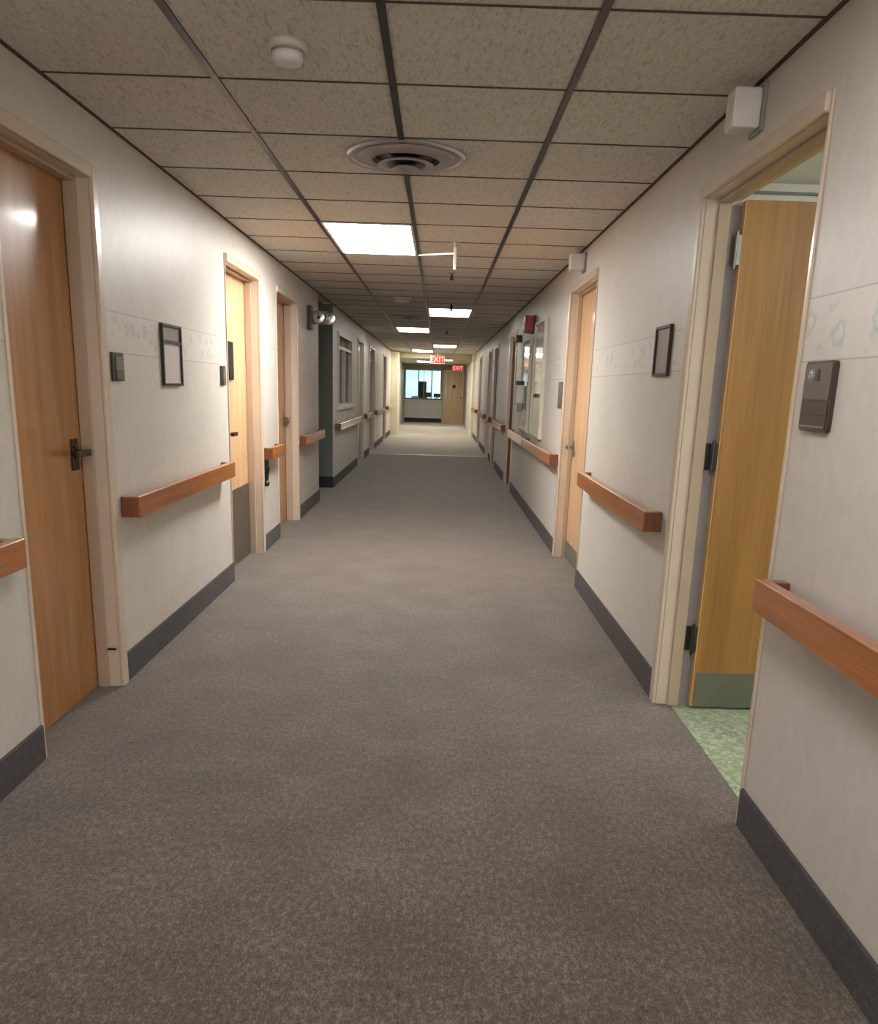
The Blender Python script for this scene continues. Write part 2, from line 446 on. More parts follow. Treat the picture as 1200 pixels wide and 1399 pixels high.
def door(n, label, leaf_mat, depth=.10, frame_mat=None, leaf=True, dark=False, lev=None, levmat=None):
    side, y0, y1, zt = DOORS[n]
    d = empty('door_%d' % n, (sx(side, 0), (y0+y1)/2, 0), label, 'door', kind='structure')
    fm = frame_mat or M['frame']
    P, cw, ext = .018, cs, WT
    X = lambda v: sx(side, v)
    mb = MB()
    ar = lambda v0, v1: sorted((X(v0), X(v1)))
    # casing on the wall face
    a = ar(0, P)
    an = ar(0, .007) if n in (1, 2, 3, 7, 8) else a; cn = .016 if n in (1, 2, 3, 7, 8) else cw
    mb.box(*an, y0-cn, y0, 0, zt+cw, .002, 1); mb.box(*a, y1, y1+cw, 0, zt+cw, .004, 1); mb.box(*a, y0, y1, zt, zt+cw, .004, 1)
    # jamb lining
    a = ar(-ext, P*.6)
    mb.box(*ar(-ext, 0), y0-FJ+.001, y0, 0, zt); a = ar(-ext, 0); mb.box(*a, y1, y1+FJ-.001, 0, zt); mb.box(*ar(-ext, 0), y0-FJ+.001, y1+FJ-.001, zt, zt+FJ-.001)
    mb.build('door_frame', fm, d)
    # stop
    mb = MB(); a = ar(-depth+.002, -.025 if dark else -.048)
    mb.box(*a, y0, y0+.014, 0, zt-.014, .002, 1); mb.box(*a, y1-.014, y1, 0, zt-.014, .002, 1); mb.box(*a, y0, y1, zt-.014, zt, .002, 1)
    mb.build('door_stop', M['door_dark' if dark else 'frame_in'], d)
    if leaf:
        a = ar(-depth-.044, -depth)
        lf = MB().box(*a, y0+.003, y1-.003, .006, zt-.004, .0015, 1).build('leaf', leaf_mat, d)
        if lev is not None:
            lever(lf, side, lev[0], lev[1], X(-depth), levmat or M['steel'], s=lev[2])
    return d

d1 = door(1, 'orange brown wood door nearest on the wall with the framed notice', M['door'], lev=(3.385, 1.06, -1), levmat=M['bronze'])
d2 = door(2, 'wood door coloured pale as if lit, with a black sign and a dark lower plate', M['door_pale'], lev=(5.80, 1.0, 1), levmat=M['bronze'])
d3 = door(3, 'narrowly seen brown door after the short handrail', M['door'], .115, lev=(8.12, 1.03, -1), levmat=M['steel'])
door(4, 'pale green grey door just past the corridor window', M['greenish'], .05)
door(5, 'glossy lavender grey door beyond the pale green one', M['lav'], .06)
door(6, 'dark brown door close to the cream pilaster', M['door_dark'], .10, dark=True)
d7 = door(7, 'open doorway with cream frame and honey wood door swung inward', None, leaf=False)
d8 = door(8, 'glossy pale wood door between the two oak handrails', M['door_pale'], .085, lev=(6.66, .93, -1), levmat=M['steel'])
door(9, 'dark brown recessed door past the glass display cases', M['door_dark'], .10, dark=True)
door(10, 'dark door between far handrails on the alarm wall', M['door_dark'], .10, dark=True)
door(11, 'lavender grey far door on the alarm wall', M['lav'], .10)
door(12, 'far brown door near the cream pilaster on alarm wall', M['door_dark'], .08, dark=True)
# anchors and small fittings on door 1 frame
mb = MB(); mb.box(L-.06, L-.01, 3.452, 3.464, .175, .182)
mb.build('frame_screw_strip', M['bronze'], d1)
# door 2 armor plate; door 8 kick plate
for dd, x0, x1, y0, y1, z0, z1, m in ((d2, L-.10, L-.098, 5.55, 6.49, .01, .58, 'armor'), (d8, R+.083, R+.085, 5.67, 6.72, .01, .15, 'kick')):
    MB().box(x0, x1, y0, y1, z0, z1).build('kick_plate', M[m], dd)
# black sign hung on door 2
t = tag(MB().box(L-.0975, L-.085, 5.93, 6.06, 1.375, 1.64, .003).build('door_sign', M['black']), 'narrow black sign mounted on the pale-lit wood door', 'sign')

# open leaf of door 7 (hinged on the far jamb, standing square to the wall inside the room)
lx0, lx1, ly0, ly1 = 1.172, 2.19, 3.388, 3.432
lf = MB().box(lx0+.002, lx1, ly0, ly1, .012, 2.112, .0015, 1).build('leaf', M['door_open'], d7)
MB().box(lx0-.002, lx0+.002, ly0+.001, ly1-.001, .013, 2.111).build('leaf_edge', M['door_edge'], lf)
MB().box(lx0+.012, lx1-.012, ly0-.003, ly0, .014, .175, .001, 1).build('kick_plate', M['kick'], lf)
for z in (.32, 1.12, 1.93):
    h = MB()
    h.tube((lx0-.018, ly1-.03, z-.06), (lx0-.018, ly1-.03, z+.06), .008, n=12)
    h.box(lx0-.016, lx0-.001, ly1-.040, ly1-.004, z-.055, z+.055)
    h.box(lx0-.052, lx0-.020, ly1-.004, ly1+.006, z-.055, z+.055)
    h.tube((lx0-.018, ly1-.03, z-.07), (lx0-.018, ly1-.03, z-.06), .006, n=12); h.tube((lx0-.018, ly1-.03, z+.06), (lx0-.018, ly1-.03, z+.07), .006, n=12)
    o = h.build('hinge', M['hinge'] if z < 1.5 else M['steel'], d7)
MB().box(R+.075, R+WT+.01, 3.4385, 3.4415, 0, 2.1).build('jamb_lining', M['frame_blue'], d7)

# room behind the open door
struct(MB().box(R+.065, 4.4, .3, 5.2, -.06, .001), 'floor', M['green_floor'], 'green speckled vinyl floor inside the open doorway', 'floor')
struct(MB().box(R+WT, 4.4, .3, 4.9, CH+.05, CH+.10), 'ceiling', M['wall_plain'], 'pale ceiling of the room behind the open door', 'ceiling')
mb = MB(); mb.box(R+WT, 4.5, 4.45, 4.55, 0, CH+.1); mb.box(4.4, 4.5, .2, 4.45, 0, CH+.1); mb.box(R+WT, 4.4, .2, .3, 0, CH+.1)
struct(mb, 'wall_room', M['wall_plain'], 'pale wall of the room behind the open door', 'wall')
struct(MB().box(R+WT, 4.4, 4.42, 4.45, CH-.004, CH+.006), 'trim_7', M['sign_green'], 'thin grey green moulding high on the room wall', 'trim')

# ------------------------------------------------------------------ handrails
def handrail(side, y0, y1, label, mat='rail', near=True, far=True, zc=.805, joints=()):
    o = 1 if side == 'l' else -1
    X = lambda v: sx(side, v)
    hgt = .096
    t = empty('handrail', (X(0), (y0+y1)/2, zc-hgt/2), label, 'handrail', 'oak wall handrails')
    z0, z1 = zc-hgt/2, zc+hgt/2
    a = sorted((X(.048), X(.086)))
    MB().box(*a, y0, y1, z0, z1, .006, 3).build('rail', M[mat], t)
    for yy, d, on in ((y0, 1, near), (y1, -1, far)):
        if not on: continue
        a = sorted((X(.001), X(.050)))
        MB().box(*a, *sorted((yy+.001*d, yy+.045*d)), z0+.002, z1-.002, .005, 2).build('end_return', M['rail_end'] if mat != 'rail_pale' else M['rail_end'], t)
    if near:    # dark end grain on the end that faces the camera
        a = sorted((X(.004), X(.082)))
        MB().box(*a, y0-.0015, y0+.003, z0+.005, z1-.005, .001, 1).build('end_grain', M['rail_end'], t)
    n = max(1, int((y1-y0)/.9))
    for i in range(n):
        yb = y0+(y1-y0)*(i+.5)/n
        if n == 1 and (y1-y0) < .3: break
        b = MB()
        b.lathe([(0, 0), (.022, 0), (.022, .004), (.009, .006), (.009, .03), (0, .03)], (X(0), yb, zc-.01), 'x' if o > 0 else '-x', 16)
        b.box(*sorted((X(.028), X(.050))), yb-.012, yb+.012, zc-.022, zc+.002, .003)
        b.build('bracket', M['bronze'], t)
    return t
handrail('l', -1.2, 2.565, 'short end of oak handrail before the orange brown door', near=False)
handrail('l', 3.585, 5.33, 'oak handrail on the wall below the small framed notice')
handrail('l', 6.575, 7.10, 'short oak handrail with a black object hanging below it')
handrail('l', 8.27, 9.62, 'oak handrail under the twin headed emergency light')
handrail('l', 11.22, 14.22, 'handrail coloured pale with reflected light below the dark corridor window', 'rail_pale')
handrail('l', 16.0-.55, 16.66, 'far short handrail between pale green and lavender doors', 'rail_pale')
handrail('l', 18.0, 20.75, 'far pale handrail past the lavender door', 'rail_pale')
handrail('l', 21.95, 23.9, 'far pale handrail ending at the cream pilaster on the window side', 'rail_pale')
handrail('r', -1.2, 2.30, 'oak handrail below the brown room plaque beside the open door', near=False)
handrail('r', 3.62, 5.42, 'oak handrail between the open door and glossy pale door')
handrail('r', 6.86, 9.15, 'oak handrail past the glossy pale door under the first display case')
handrail('r', 9.22, 11.1, 'pale handrail below the second display case', 'rail_pale')
handrail('r', 12.35, 14.45, 'far handrail between the two dark brown doors', 'rail')
handrail('r', 15.65, 16.2, 'far stub of handrail before the lavender door opposite', 'rail')
handrail('r', 17.45, 20.05, 'far handrail past the lavender door on the alarm wall', 'rail')
handrail('r', 21.35, 23.9, 'far handrail ending at the cream pilaster on the alarm wall', 'rail')

# black object hanging below the short handrail
t = empty('door_holder', (L+.03, 6.62, .53), 'small black tapered hook hanging below the short oak handrail', 'hook')
MB().prism([(L+.0, 6.585), (L+.03, 6.585), (L+.03, 6.665), (L+.0, 6.665)], .68, .757, .004).build('bracket', M['black'], t)
MB().tube((L+.018, 6.625, .69), (L+.018, 6.625, .585), .027, .014, 14).build('stem', M['black'], t)
MB().lathe([(0, 0), (.016, .004), (.024, .02), (.024, .035), (.012, .05), (0, .05)], (L+.018, 6.625, .535), 'z', 20).build('tip', M['black'], t)

# ------------------------------------------------------------------ wall signs
def plate(side, y0, y1, z0, z1, d0, d1, bev=.003):
    return MB().box(*sorted((sx(side, d0), sx(side, d1))), y0, y1, z0, z1, bev)
# plaque by the open door
t = empty('room_plaque', (R-.001, 2.235, 1.282), 'brown room plaque with a pale emblem beside the open door', 'sign')
def rr(y0, y1, z0, z1, r, n=6):
    pts = []
    for cy, cz, a0 in ((y1-r, z1-r, 0), (y0+r, z1-r, 90), (y0+r, z0+r, 180), (y1-r, z0+r, 270)):
        for i in range(n+1):
            a = math.radians(a0+90*i/n); pts.append((cy+r*math.cos(a), cz+r*math.sin(a)))
    return pts
def wall_shape(side, pts, d0, d1, name, mat, parent=None, bev=0):
    tb = bmesh.new()
    vs = [tb.verts.new((sx(side, d0), y, z)) for y, z in pts]
    f = tb.faces.new(vs)
    r = bmesh.ops.extrude_face_region(tb, geom=[f])
    for v in r['geom']:
        if isinstance(v, bmesh.types.BMVert): v.co.x = sx(side, d1)
    bmesh.ops.recalc_face_normals(tb, faces=tb.faces)
    m = MB(); m.merge(tb)
    return m.build(name, mat, parent)
py0, py1, pz0, pz1 = 2.150, 2.320, 1.282, 1.468
wall_shape('r', rr(py0, py1, pz0, pz1, .014), 0, .012, 'backing', M['plaque_dk'], t)
wall_shape('r', rr(py0+.010, py1-.006, pz0+.085, pz1-.007, .006), .012, .015, 'upper_panel', M['plaque'], t)
wall_shape('r', rr(py0+.010, py1-.006, pz0+.008, pz0+.078, .006), .012, .0145, 'lower_panel', M['plaque_dk'], t)
wall_shape('r', rr(py0+.016, py1-.012, pz0+.012, pz0+.016, .0015, 2), .0145, .0155, 'highlight_strip', M['paper_grey'], t)
wall_shape('r', rr(py0+.016, py1-.012, pz0+.044, pz0+.047, .001, 2), .0145, .0152, 'ridge', M['black'], t)
# emblem: pale rounded patch with a swirl, black glyph beside it
ey, ez = 2.272, 1.432
wall_shape('r', rr(ey-.024, ey+.020, ez-.016, ez+.016, .013), .015, .0165, 'emblem', M['sign_green'], t)
mb = MB()
for i in range(14):
    a0, a1 = math.radians(-40+22*i), math.radians(-40+22*(i+1)); r0, r1 = .013-.0007*i, .013-.0007*(i+1)
    mb.tube((R-.0168, ey-.002+r0*math.cos(a0), ez+r0*.85*math.sin(a0)), (R-.0168, ey-.002+r1*math.cos(a1), ez+r1*.85*math.sin(a1)), .0022, n=8)
mb.build('emblem_swirl', M['paper'], t)
mb = MB(); mb.box(R-.0165, R-.015, ey-.050, ey-.032, ez-.016, ez+.004); mb.tube((R-.0165, ey-.041, ez+.010), (R-.015, ey-.041, ez+.010), .006, n=14)
mb.build('pictogram', M['black'], t)

# small grey-green sign by door 1
def small_sign(side, y0, y1, z0, z1, label, dark=True):
    t = empty('room_sign', (sx(side, 0), (y0+y1)/2, z0), label, 'sign')
    plate(side, y0, y1, z0, z1, 0, .012).build('backing', M['plaque_dk'], t)
    plate(side, y0+.03, y1-.006, z0+.045, z1-.018, .012, .015, .001).build('upper_panel', M['sign_green'], t)
    plate(side, y0+.03, y1-.006, z0+.006, z0+.040, .012, .0145, .001).build('lower_panel', M['plaque'], t)
    return t
small_sign('l', 3.572, 3.695, 1.352, 1.472, 'small grey green room sign beside the orange brown door')
small_sign('l', 5.345, 5.445, 1.34, 1.46, 'tiny grey room sign beside the pale-lit wood door with black sign')
# framed notice on the left wall
def framed(side, y0, y1, z0, z1, fm, pm, hdr, label, w=.012):
    t = empty('framed_notice', (sx(side, 0), (y0+y1)/2, z0), label, 'notice')
    m = MB()
    a = sorted((sx(side, 0), sx(side, .016)))
    m.box(*a, y0, y0+w, z0, z1); m.box(*a, y1-w, y1, z0, z1); m.box(*a, y0+w, y1-w, z1-w, z1); m.box(*a, y0+w, y1-w, z0, z0+w)
    if hdr: m.box(*a, y0+w, y1-w, z1-.095, z1-.080)
    m.build('frame', fm, t)
    b = sorted((sx(side, .001), sx(side, .006)))
    MB().box(*b, y0+w, y1-w, z0+w, (z1-.095) if hdr else z1-w).build('paper', pm, t)
    if hdr: MB().box(*b, y0+w, y1-w, z1-.080, z1-w).build('header_card', M['paper_grey'], t)
    return t
framed('l', 4.222, 4.530, 1.334, 1.640, M['black'], M['paper'], True, 'black framed white notice with grey header strip on the wall')
framed('r', 3.735, 3.985, 1.451, 1.674, M['bronze'], M['paper_grey'], False, 'dark framed grey notice between open door and glossy pale door')
t = empty('room_sign', (R, 6.97, 1.23), 'tall narrow grey sign next to the glossy pale door', 'sign')
plate('r', 6.86, 7.08, 1.23, 1.447, 0, .012).build('backing', M['plaque'], t)
plate('r', 6.875, 7.065, 1.33, 1.435, .012, .015, .001).build('upper_panel', M['sign_green'], t)

# ------------------------------------------------------------------ nurse call dome lights (white boxes above doors)
def call_light(y, z0, z1, label, w=.085, d=.10):
    t = empty('call_light', (R, y, z0), label, 'call light', 'white call lights above doors')
    MB().box(R-.012, R, y-w/2-.012, y+w/2+.012, z0-.012, z1+.008, .003).build('mounting_plate', M['grey'], t)
    MB().box(R-d, R-.010, y-w/2, y+w/2, z0, z1, .012, 3).build('lens', M['white'], t)
call_light(2.955, 2.225, 2.345, 'white box call light above the open doorway')
call_light(6.22, 2.222, 2.335, 'white box call light above the glossy pale door', .10, .115)

# ------------------------------------------------------------------ emergency light (twin heads)
t = empty('emergency_light', (L, 8.98, 1.92), 'twin headed grey emergency light high on the wall before the recess', 'emergency light')
MB().box(L, L+.045, 8.90, 9.06, 1.925, 2.165, .006).build('backplate', M['black'], t)
MB().box(L+.045, L+.20, 8.93, 9.05, 1.985, 2.115, .02, 3).build('housing', M['grey'], t)
for x, y, z in ((L+.125, 8.885, 2.045), (L+.235, 8.93, 2.04)):
    h = MB().lathe([(0, -.05), (.03, -.048), (.055, -.03), (.066, 0), (.066, .012), (.058, .016), (0, .010)], (x, y, z), '-y', 28).build('lamp_head', M['chrome'], t, True)
    MB().lathe([(0, 0), (.02, 0), (.018, .006), (0, .010)], (x, y-.014, z), '-y', 16).build('bulb', M['white'] if x > L+.2 else M['black'], h)

# ------------------------------------------------------------------ ceiling fittings
def troffer(x0, y0, label, mat='lamp', w=G, l=2*G, z=CH):
    t = empty('ceiling_light', (x0+w/2, y0+l/2, z), label, 'ceiling light', 'recessed fluorescent ceiling lights')
    e = .018
    m = MB(); za, zb = z-.009, z
    m.box(x0+.010, x0+w-.010, y0+.006, y0+.006+e, za, zb); m.box(x0+.010, x0+w-.010, y0+l-.006-e, y0+l-.006, za, zb)
    m.box(x0+.010, x0+.010+e, y0+.006+e, y0+l-.006-e, za, zb); m.box(x0+w-.010-e, x0+w-.010, y0+.006+e, y0+l-.006-e, za, zb)
    m.build('frame', M['white'], t)
    MB().box(x0+.010+e, x0+w-.010-e, y0+.006+e, y0+l-.006-e, z-.007, z-.001).build('diffuser', M[mat], t)
    return t
def gy(k): return GY0+G*k
troffer(-.80, gy(5), 'largest glowing ceiling panel, closest in view')
troffer(-.19, gy(14), 'glowing ceiling panel second in line, partly hidden by a sprinkler', 'lamp_dim')
troffer(-.80, gy(20), 'glowing ceiling panel third in line down the corridor', 'lamp_dim')
troffer(-.19, gy(29), 'glowing ceiling panel fourth in line down the corridor', 'lamp_far')
troffer(-.80, gy(34), 'glowing ceiling panel just before the olive soffit', 'lamp_end')
troffer(-.80, 28.4, 'glowing panel in the lower ceiling beyond the soffit', 'lamp_end', z=CH2)
troffer(.08, 26.4, 'small square glowing panel in the lower ceiling by the exit signs', 'lamp_end', .34, .6, CH2)
troffer(-.19, gy(-3), 'ceiling panel just overhead behind the viewpoint', 'lamp_far')
troffer(-.80, gy(-10), 'ceiling panel far behind the viewpoint', 'lamp_far')
t = empty('ceiling_light', (2.95, 3.2, CH-.06), 'added boxy fill lamp, out of view in the room behind the open door', 'ceiling light')  # unseen lamp added to brighten the room ceiling and wall
MB().box(2.65, 3.25, 3.0, 3.4, CH+.02, CH+.05, .004).build('housing', M['white'], t)
MB().box(2.67, 3.23, 3.02, 3.38, CH-.08, CH+.02, .01).build('diffuser', M['room_fill'], t)
t = empty('ceiling_light', (2.6, 1.4, CH-.06), 'second added boxy fill lamp, out of view near the room entrance', 'ceiling light')  # another lamp added out of view to light the room
MB().box(2.3, 2.9, 1.2, 1.6, CH+.02, CH+.05, .004).build('housing', M['white'], t)
MB().box(2.32, 2.88, 1.22, 1.58, CH-.08, CH+.02, .01).build('diffuser', M['room_fill'], t)

def smoke(x, y, label, r=.062, z=CH):
    t = empty('smoke_detector', (x, y, z-.055), label, 'smoke detector')
    MB().lathe([(0, 0), (r, 0), (r, -.014), (r*.92, -.022), (r*.78, -.024), (0, -.024)], (x, y, z), 'z', 40).build('base', M['offwhite'], t, True)
    MB().lathe([(0, -.024), (r*.76, -.024), (r*.76, -.044), (r*.66, -.056), (r*.3, -.060), (0, -.060)], (x, y, z), 'z', 40).build('sensor_cap', M['white'], t, True)
    MB().lathe([(r*.80, -.022), (r*.83, -.024), (r*.83, -.028), (r*.775, -.030)], (x, y, z), 'z', 40).build('vent_ring', M['grey'], t, True)
smoke(-.495, 2.79, 'white round smoke detector on the ceiling tile nearest the viewpoint')
smoke(-.47, 9.95, 'white smoke detector between the first two glowing panels', .12)

# round diffuser
def diffuser(x, y, s, label, lite='alu'):
    t = empty('ceiling_vent', (x, y, CH-.05), label, 'vent')
    def cone(r0, r1, z0, z1, nm, mt):
        # flared hollow ring
        pr = [(r1, z1), (r0, z0), (r0, z0-.004), (r0-.012*s, z0-.005), (r1+.004, z1-.010), (r1, z1)]
        MB().lathe(pr, (x, y, CH), 'z', 56).build(nm, M[mt], t, True)
    MB().lathe([(0, -.001), (.285*s, -.001), (.29*s, -.003), (.285*s, -.005), (0, -.004)], (x, y, CH), 'z', 56).build('plate', M['vent_plate'], t, True)
    MB().lathe([(.262*s, -.002), (.268*s, -.012), (.282*s, -.014), (.288*s, -.002)], (x, y, CH), 'z', 56).build('rim', M[lite], t, True)
    MB().lathe([(0, -.005), (.148*s, -.005), (.150*s, -.007), (0, -.008)], (x, y, CH), 'z', 56).build('throat_shade', M['black'], t, True)  # flat black disc stands in for shade in the recessed duct
    cone(.232*s, .165*s, -.006, -.018, 'outer_cone', 'vent_plate')
    MB().lathe([(.075*s, -.018), (.120*s, -.032), (.138*s, -.040), (.136*s, -.043), (.100*s, -.038), (.070*s, -.026)], (x, y, CH), 'z', 56).build('middle_cone', M['vent_plate'], t, True)
    MB().lathe([(0, -.020), (.100*s, -.034), (.098*s, -.037), (0, -.034)], (x, y, CH), 'z', 40).build('gap_shade', M['black'], t, True)  # black disc put where shade falls between the cones
    MB().lathe([(0, -.034), (.050*s, -.046), (.070*s, -.056), (.064*s, -.059), (0, -.052)], (x, y, CH), 'z', 40).build('inner_cone', M['vent_plate'], t, True)
M['vent_plate'] = plain('dusty_vent_metal', srgb(172, 164, 164), .4, .1)
diffuser(-.180, 3.99, .93, 'round metal air vent with dark centre in the near ceiling')
diffuser(-.46, 12.4, .7, 'round dark air vent beyond the white smoke detector')

# hanging rod with cable
t = empty('sensor_rod', (.085, 6.15, CH-.19), 'thin white hanging rod beside the largest glowing panel', 'sensor')
MB().box(.074, .096, 6.14, 6.155, CH-.185, CH-.03, .003).build('rod', M['offwhite'], t)
MB().lathe([(0, 0), (.03, 0), (.03, -.006), (.014, -.012), (.012, -.034), (0, -.034)], (.085, 6.148, CH), 'z', 24).build('ceiling_mount', M['offwhite'], t, True)
MB().tube((-.185, 6.70, CH-.012), (.075, 6.15, CH-.075), .0065, n=10).build('cable', M['offwhite'], t)
def sprinkler(x, y, label, drop=.07, s=1):
    t = empty('sprinkler', (x, y, CH-drop), label, 'sprinkler')
    MB().lathe([(0, 0), (.034*s, 0), (.034*s, -.004), (.016*s, -.010), (0, -.010)], (x, y, CH), 'z', 24).build('escutcheon', M['alu'], t, True)
    m = MB(); m.tube((x, y, CH-.008), (x, y, CH-drop+.012), .009*s)
    m.tube((x-.012*s, y, CH-.03), (x-.012*s, y, CH-drop+.01), .003); m.tube((x+.012*s, y, CH-.03), (x+.012*s, y, CH-drop+.01), .003)
    m.build('stem', M['bronze'], t)
    MB().lathe([(0, 0), (.020*s, 0), (.022*s, -.003), (0, -.003)], (x, y, CH-drop+.012), 'z', 24).build('deflector', M['bronze'], t, True)
sprinkler(.085, 7.72, 'small dark sprinkler head behind the thin white rod')
sprinkler(.12, 10.4, 'sprinkler hanging in front of the second glowing panel', .10, 1.3)
sprinkler(.11, 15.1, 'sprinkler between the third and fourth glowing panels', .09, 1.3)

# ------------------------------------------------------------------ right wall: display cases, alarm, dispenser
def case(y0, y1, z0, z1, label):
    t = empty('display_case', (R, (y0+y1)/2, z0), label, 'display case')
    w = .03; m = MB()
    m.box(R-.035, R, y0, y0+w, z0, z1, .003, 1); m.box(R-.035, R, y1-w, y1, z0, z1, .003, 1)
    m.box(R-.035, R, y0+w, y1-w, z1-w, z1, .003, 1); m.box(R-.035, R, y0+w, y1-w, z0, z0+w, .003, 1)
    m.build('frame', M['offwhite'], t)
    MB().box(R-.022, R-.001, y0+w, y1-w, z0+w, z1-w).build('glass_front', M['board'], t)
    return t
c1 = case(8.10, 8.95, .90, 2.06, 'tall glossy display case closer to the glossy pale door')
MB().box(R-.05, R-.022, 8.50, 8.62, 1.30, 1.34, .004).build('latch', M['bronze'], c1)
c2 = case(9.35, 10.15, .90, 1.95, 'tall glossy display case below the red fire alarm')
t = empty('soap_dispenser', (R-.05, 9.72, 1.2), 'white dispenser with black top mounted over the second display case', 'dispenser')
MB().box(R-.036, R-.0225, 9.69, 9.75, 1.15, 1.42, .001, 1).build('mount', M['grey'], t)
MB().box(R-.13, R-.036, 9.68, 9.76, 1.22, 1.43, .015, 3).build('body', M['white'], t)
MB().box(R-.133, R-.036, 9.675, 9.765, 1.43, 1.475, .01, 2).build('lid', M['black'], t)
MB().box(R-.11, R-.04, 9.69, 9.75, 1.12, 1.22, .012, 2).build('tray', M['grey'], t)
t = empty('fire_alarm', (R, 9.35, 1.97), 'red fire alarm box high on the wall above display case', 'fire alarm')
MB().box(R-.02, R, 9.20, 9.42, 1.98, 2.17, .004).build('backplate', M['bronze'], t)
MB().box(R-.115, R-.02, 9.21, 9.41, 1.985, 2.165, .014, 3).build('housing', M['red'], t)
MB().box(R-.122, R-.115, 9.25, 9.37, 2.02, 2.09, .002).build('strobe_lens', M['white'], t)
t = empty('door_closer', (R, 10.8, 2.08), 'dark bronze door closer left of the red fire alarm', 'door closer')
MB().box(R-.075, R-.0, 10.62, 10.86, 1.965, 2.045, .01, 2).build('body', M['bronze'], t)
MB().box(R-.06, R-.04, 10.86, 11.20, 2.045, 2.062, .003).build('arm', M['alu'], t)

# ------------------------------------------------------------------ exit signs
def exit_sign(xc, y, zb, w, h, label):
    t = empty('exit_sign', (xc, y, zb), label, 'exit sign', 'red illuminated exit signs')
    MB().box(xc-w/2, xc+w/2, y, y+.05, zb, zb+h, .006).build('housing', M['white'], t)
    MB().box(xc-w/2+.012, xc+w/2-.012, y-.004, y+.001, zb+.012, zb+h-.012).build('face', M['exit_face'], t)
    cu = bpy.data.curves.new('lettering', 'FONT'); cu.body = 'EXIT'; cu.size = h*.92; cu.extrude = .002
    cu.align_x = 'CENTER'; cu.align_y = 'CENTER'; cu.materials.append(M['exit_text'])
    tmp = bpy.data.objects.new('tmp_text', cu); C.objects.link(tmp)
    me = bpy.data.meshes.new_from_object(tmp.evaluated_get(bpy.context.evaluated_depsgraph_get()))
    bpy.data.objects.remove(tmp); bpy.data.curves.remove(cu)
    o = bpy.data.objects.new('lettering', me); C.objects.link(o); o.parent = t
    o.rotation_euler = (math.pi/2, 0, 0); o.location = (0, -.006, h/2)
    top = CH if y < YS else CH2
    MB().tube((xc, y+.025, zb+h-.002), (xc, y+.025, top), .012).build('stem', M['white'], t)
exit_sign(-.07, 24.62, 2.06, .42, .225, 'red exit sign hanging in front of the olive soffit')
exit_sign(.68, 31.0, 2.0, .40, .20, 'red exit sign above the far wood door')

# ------------------------------------------------------------------ far end: nurse station and wood door
sxd0, sxd1 = .20, .965     # far door
mb = MB()
mb.box(L-.0, -1.36, YE, YE+.12, 0, CH2)                      # left stub
mb.box(-1.36, .165, YE, YE+.12, 2.05, CH2)                   # header over station window
mb.box(.13, sxd0-.02, YE, YE+.12, 0, CH2)
mb.box(sxd0-.02, R, YE, YE+.12, 2.07, CH2)
mb.box(sxd1+.02, R, YE, YE+.12, 0, 2.07)
struct(mb, 'wall_far', M['soffit'], 'far end wall around the bright station window', 'wall')
t = empty('station_counter', (-.6, YE, 0), 'pale grey nurses station counter front with black base', 'counter')
MB().box(-1.36, .13, YE-.02, YE+.08, .17, .90, .004).build('front_panel', M['counter'], t)
MB().box(-1.36, .13, YE, YE+.06, 0, .17).build('toe_kick', M['black_base'], t)
MB().box(-1.36, .13, YE-.05, YE+.65, .90, .94, .006).build('countertop', M['counter_top'], t)
t = empty('paper_tray', (-1.05, YE+.02, .94), 'white tray of papers on the station counter', 'tray')
MB().box(-1.10, -.80, YE+.02, YE+.30, .94, 1.0, .006).build('tray', M['white'], t)
MB().box(-1.07, -.83, YE+.04, YE+.26, 1.0, 1.03, .002).build('paper', M['paper'], t)
def monitor(xc, y, label, w=.36, h=.20, yaw=0):
    t = empty('computer_monitor', (xc, y, .94), label, 'monitor')
    MB().box(xc-w/2, xc+w/2, y, y+.03, .985, .985+h, .008, 2).build('screen', M['black'], t)
    MB().box(xc-.02, xc+.02, y+.03, y+.05, .95, 1.08, .003).build('stand', M['black'], t)
    MB().box(xc-.10, xc+.10, y-.02, y+.12, .94, .952, .004).build('base', M['black'], t)
monitor(-.50, YE+.40, 'wider dark monitor on the station counter', .40, .19)
monitor(-.08, YE+.42, 'smaller dark monitor beside the far wood door', .26, .16)
# far door
d = empty('door_13', ((sxd0+sxd1)/2, YE, 0), 'plain tan wood door at the far end beside the station', 'door', kind='structure')
m = MB(); m.box(sxd0-.02, sxd0, YE-.015, YE+.1, 0, 2.07); m.box(sxd1, sxd1+.02, YE-.015, YE+.1, 0, 2.07); m.box(sxd0, sxd1, YE-.015, YE+.1, 2.05, 2.07)
m.build('door_frame', M['door_edge'], d)
lf = MB().box(sxd0+.003, sxd1-.003, YE+.01, YE+.055, .006, 2.047).build('leaf', M['door_pale'], d)
MB().lathe([(0, 0), (.03, 0), (.03, .01), (.012, .014), (.012, .05), (.028, .055), (.028, .075), (0, .08)], (sxd1-.07, YE+.01, 1.0), '-y', 20).build('knob', M['bronze'], lf)
tag(MB().box(.54, .66, YE-.004, YE+.0095, 1.37, 1.50, .002).build('door_sign', M['bronze']), 'small dark square sign on the far wood door', 'sign')

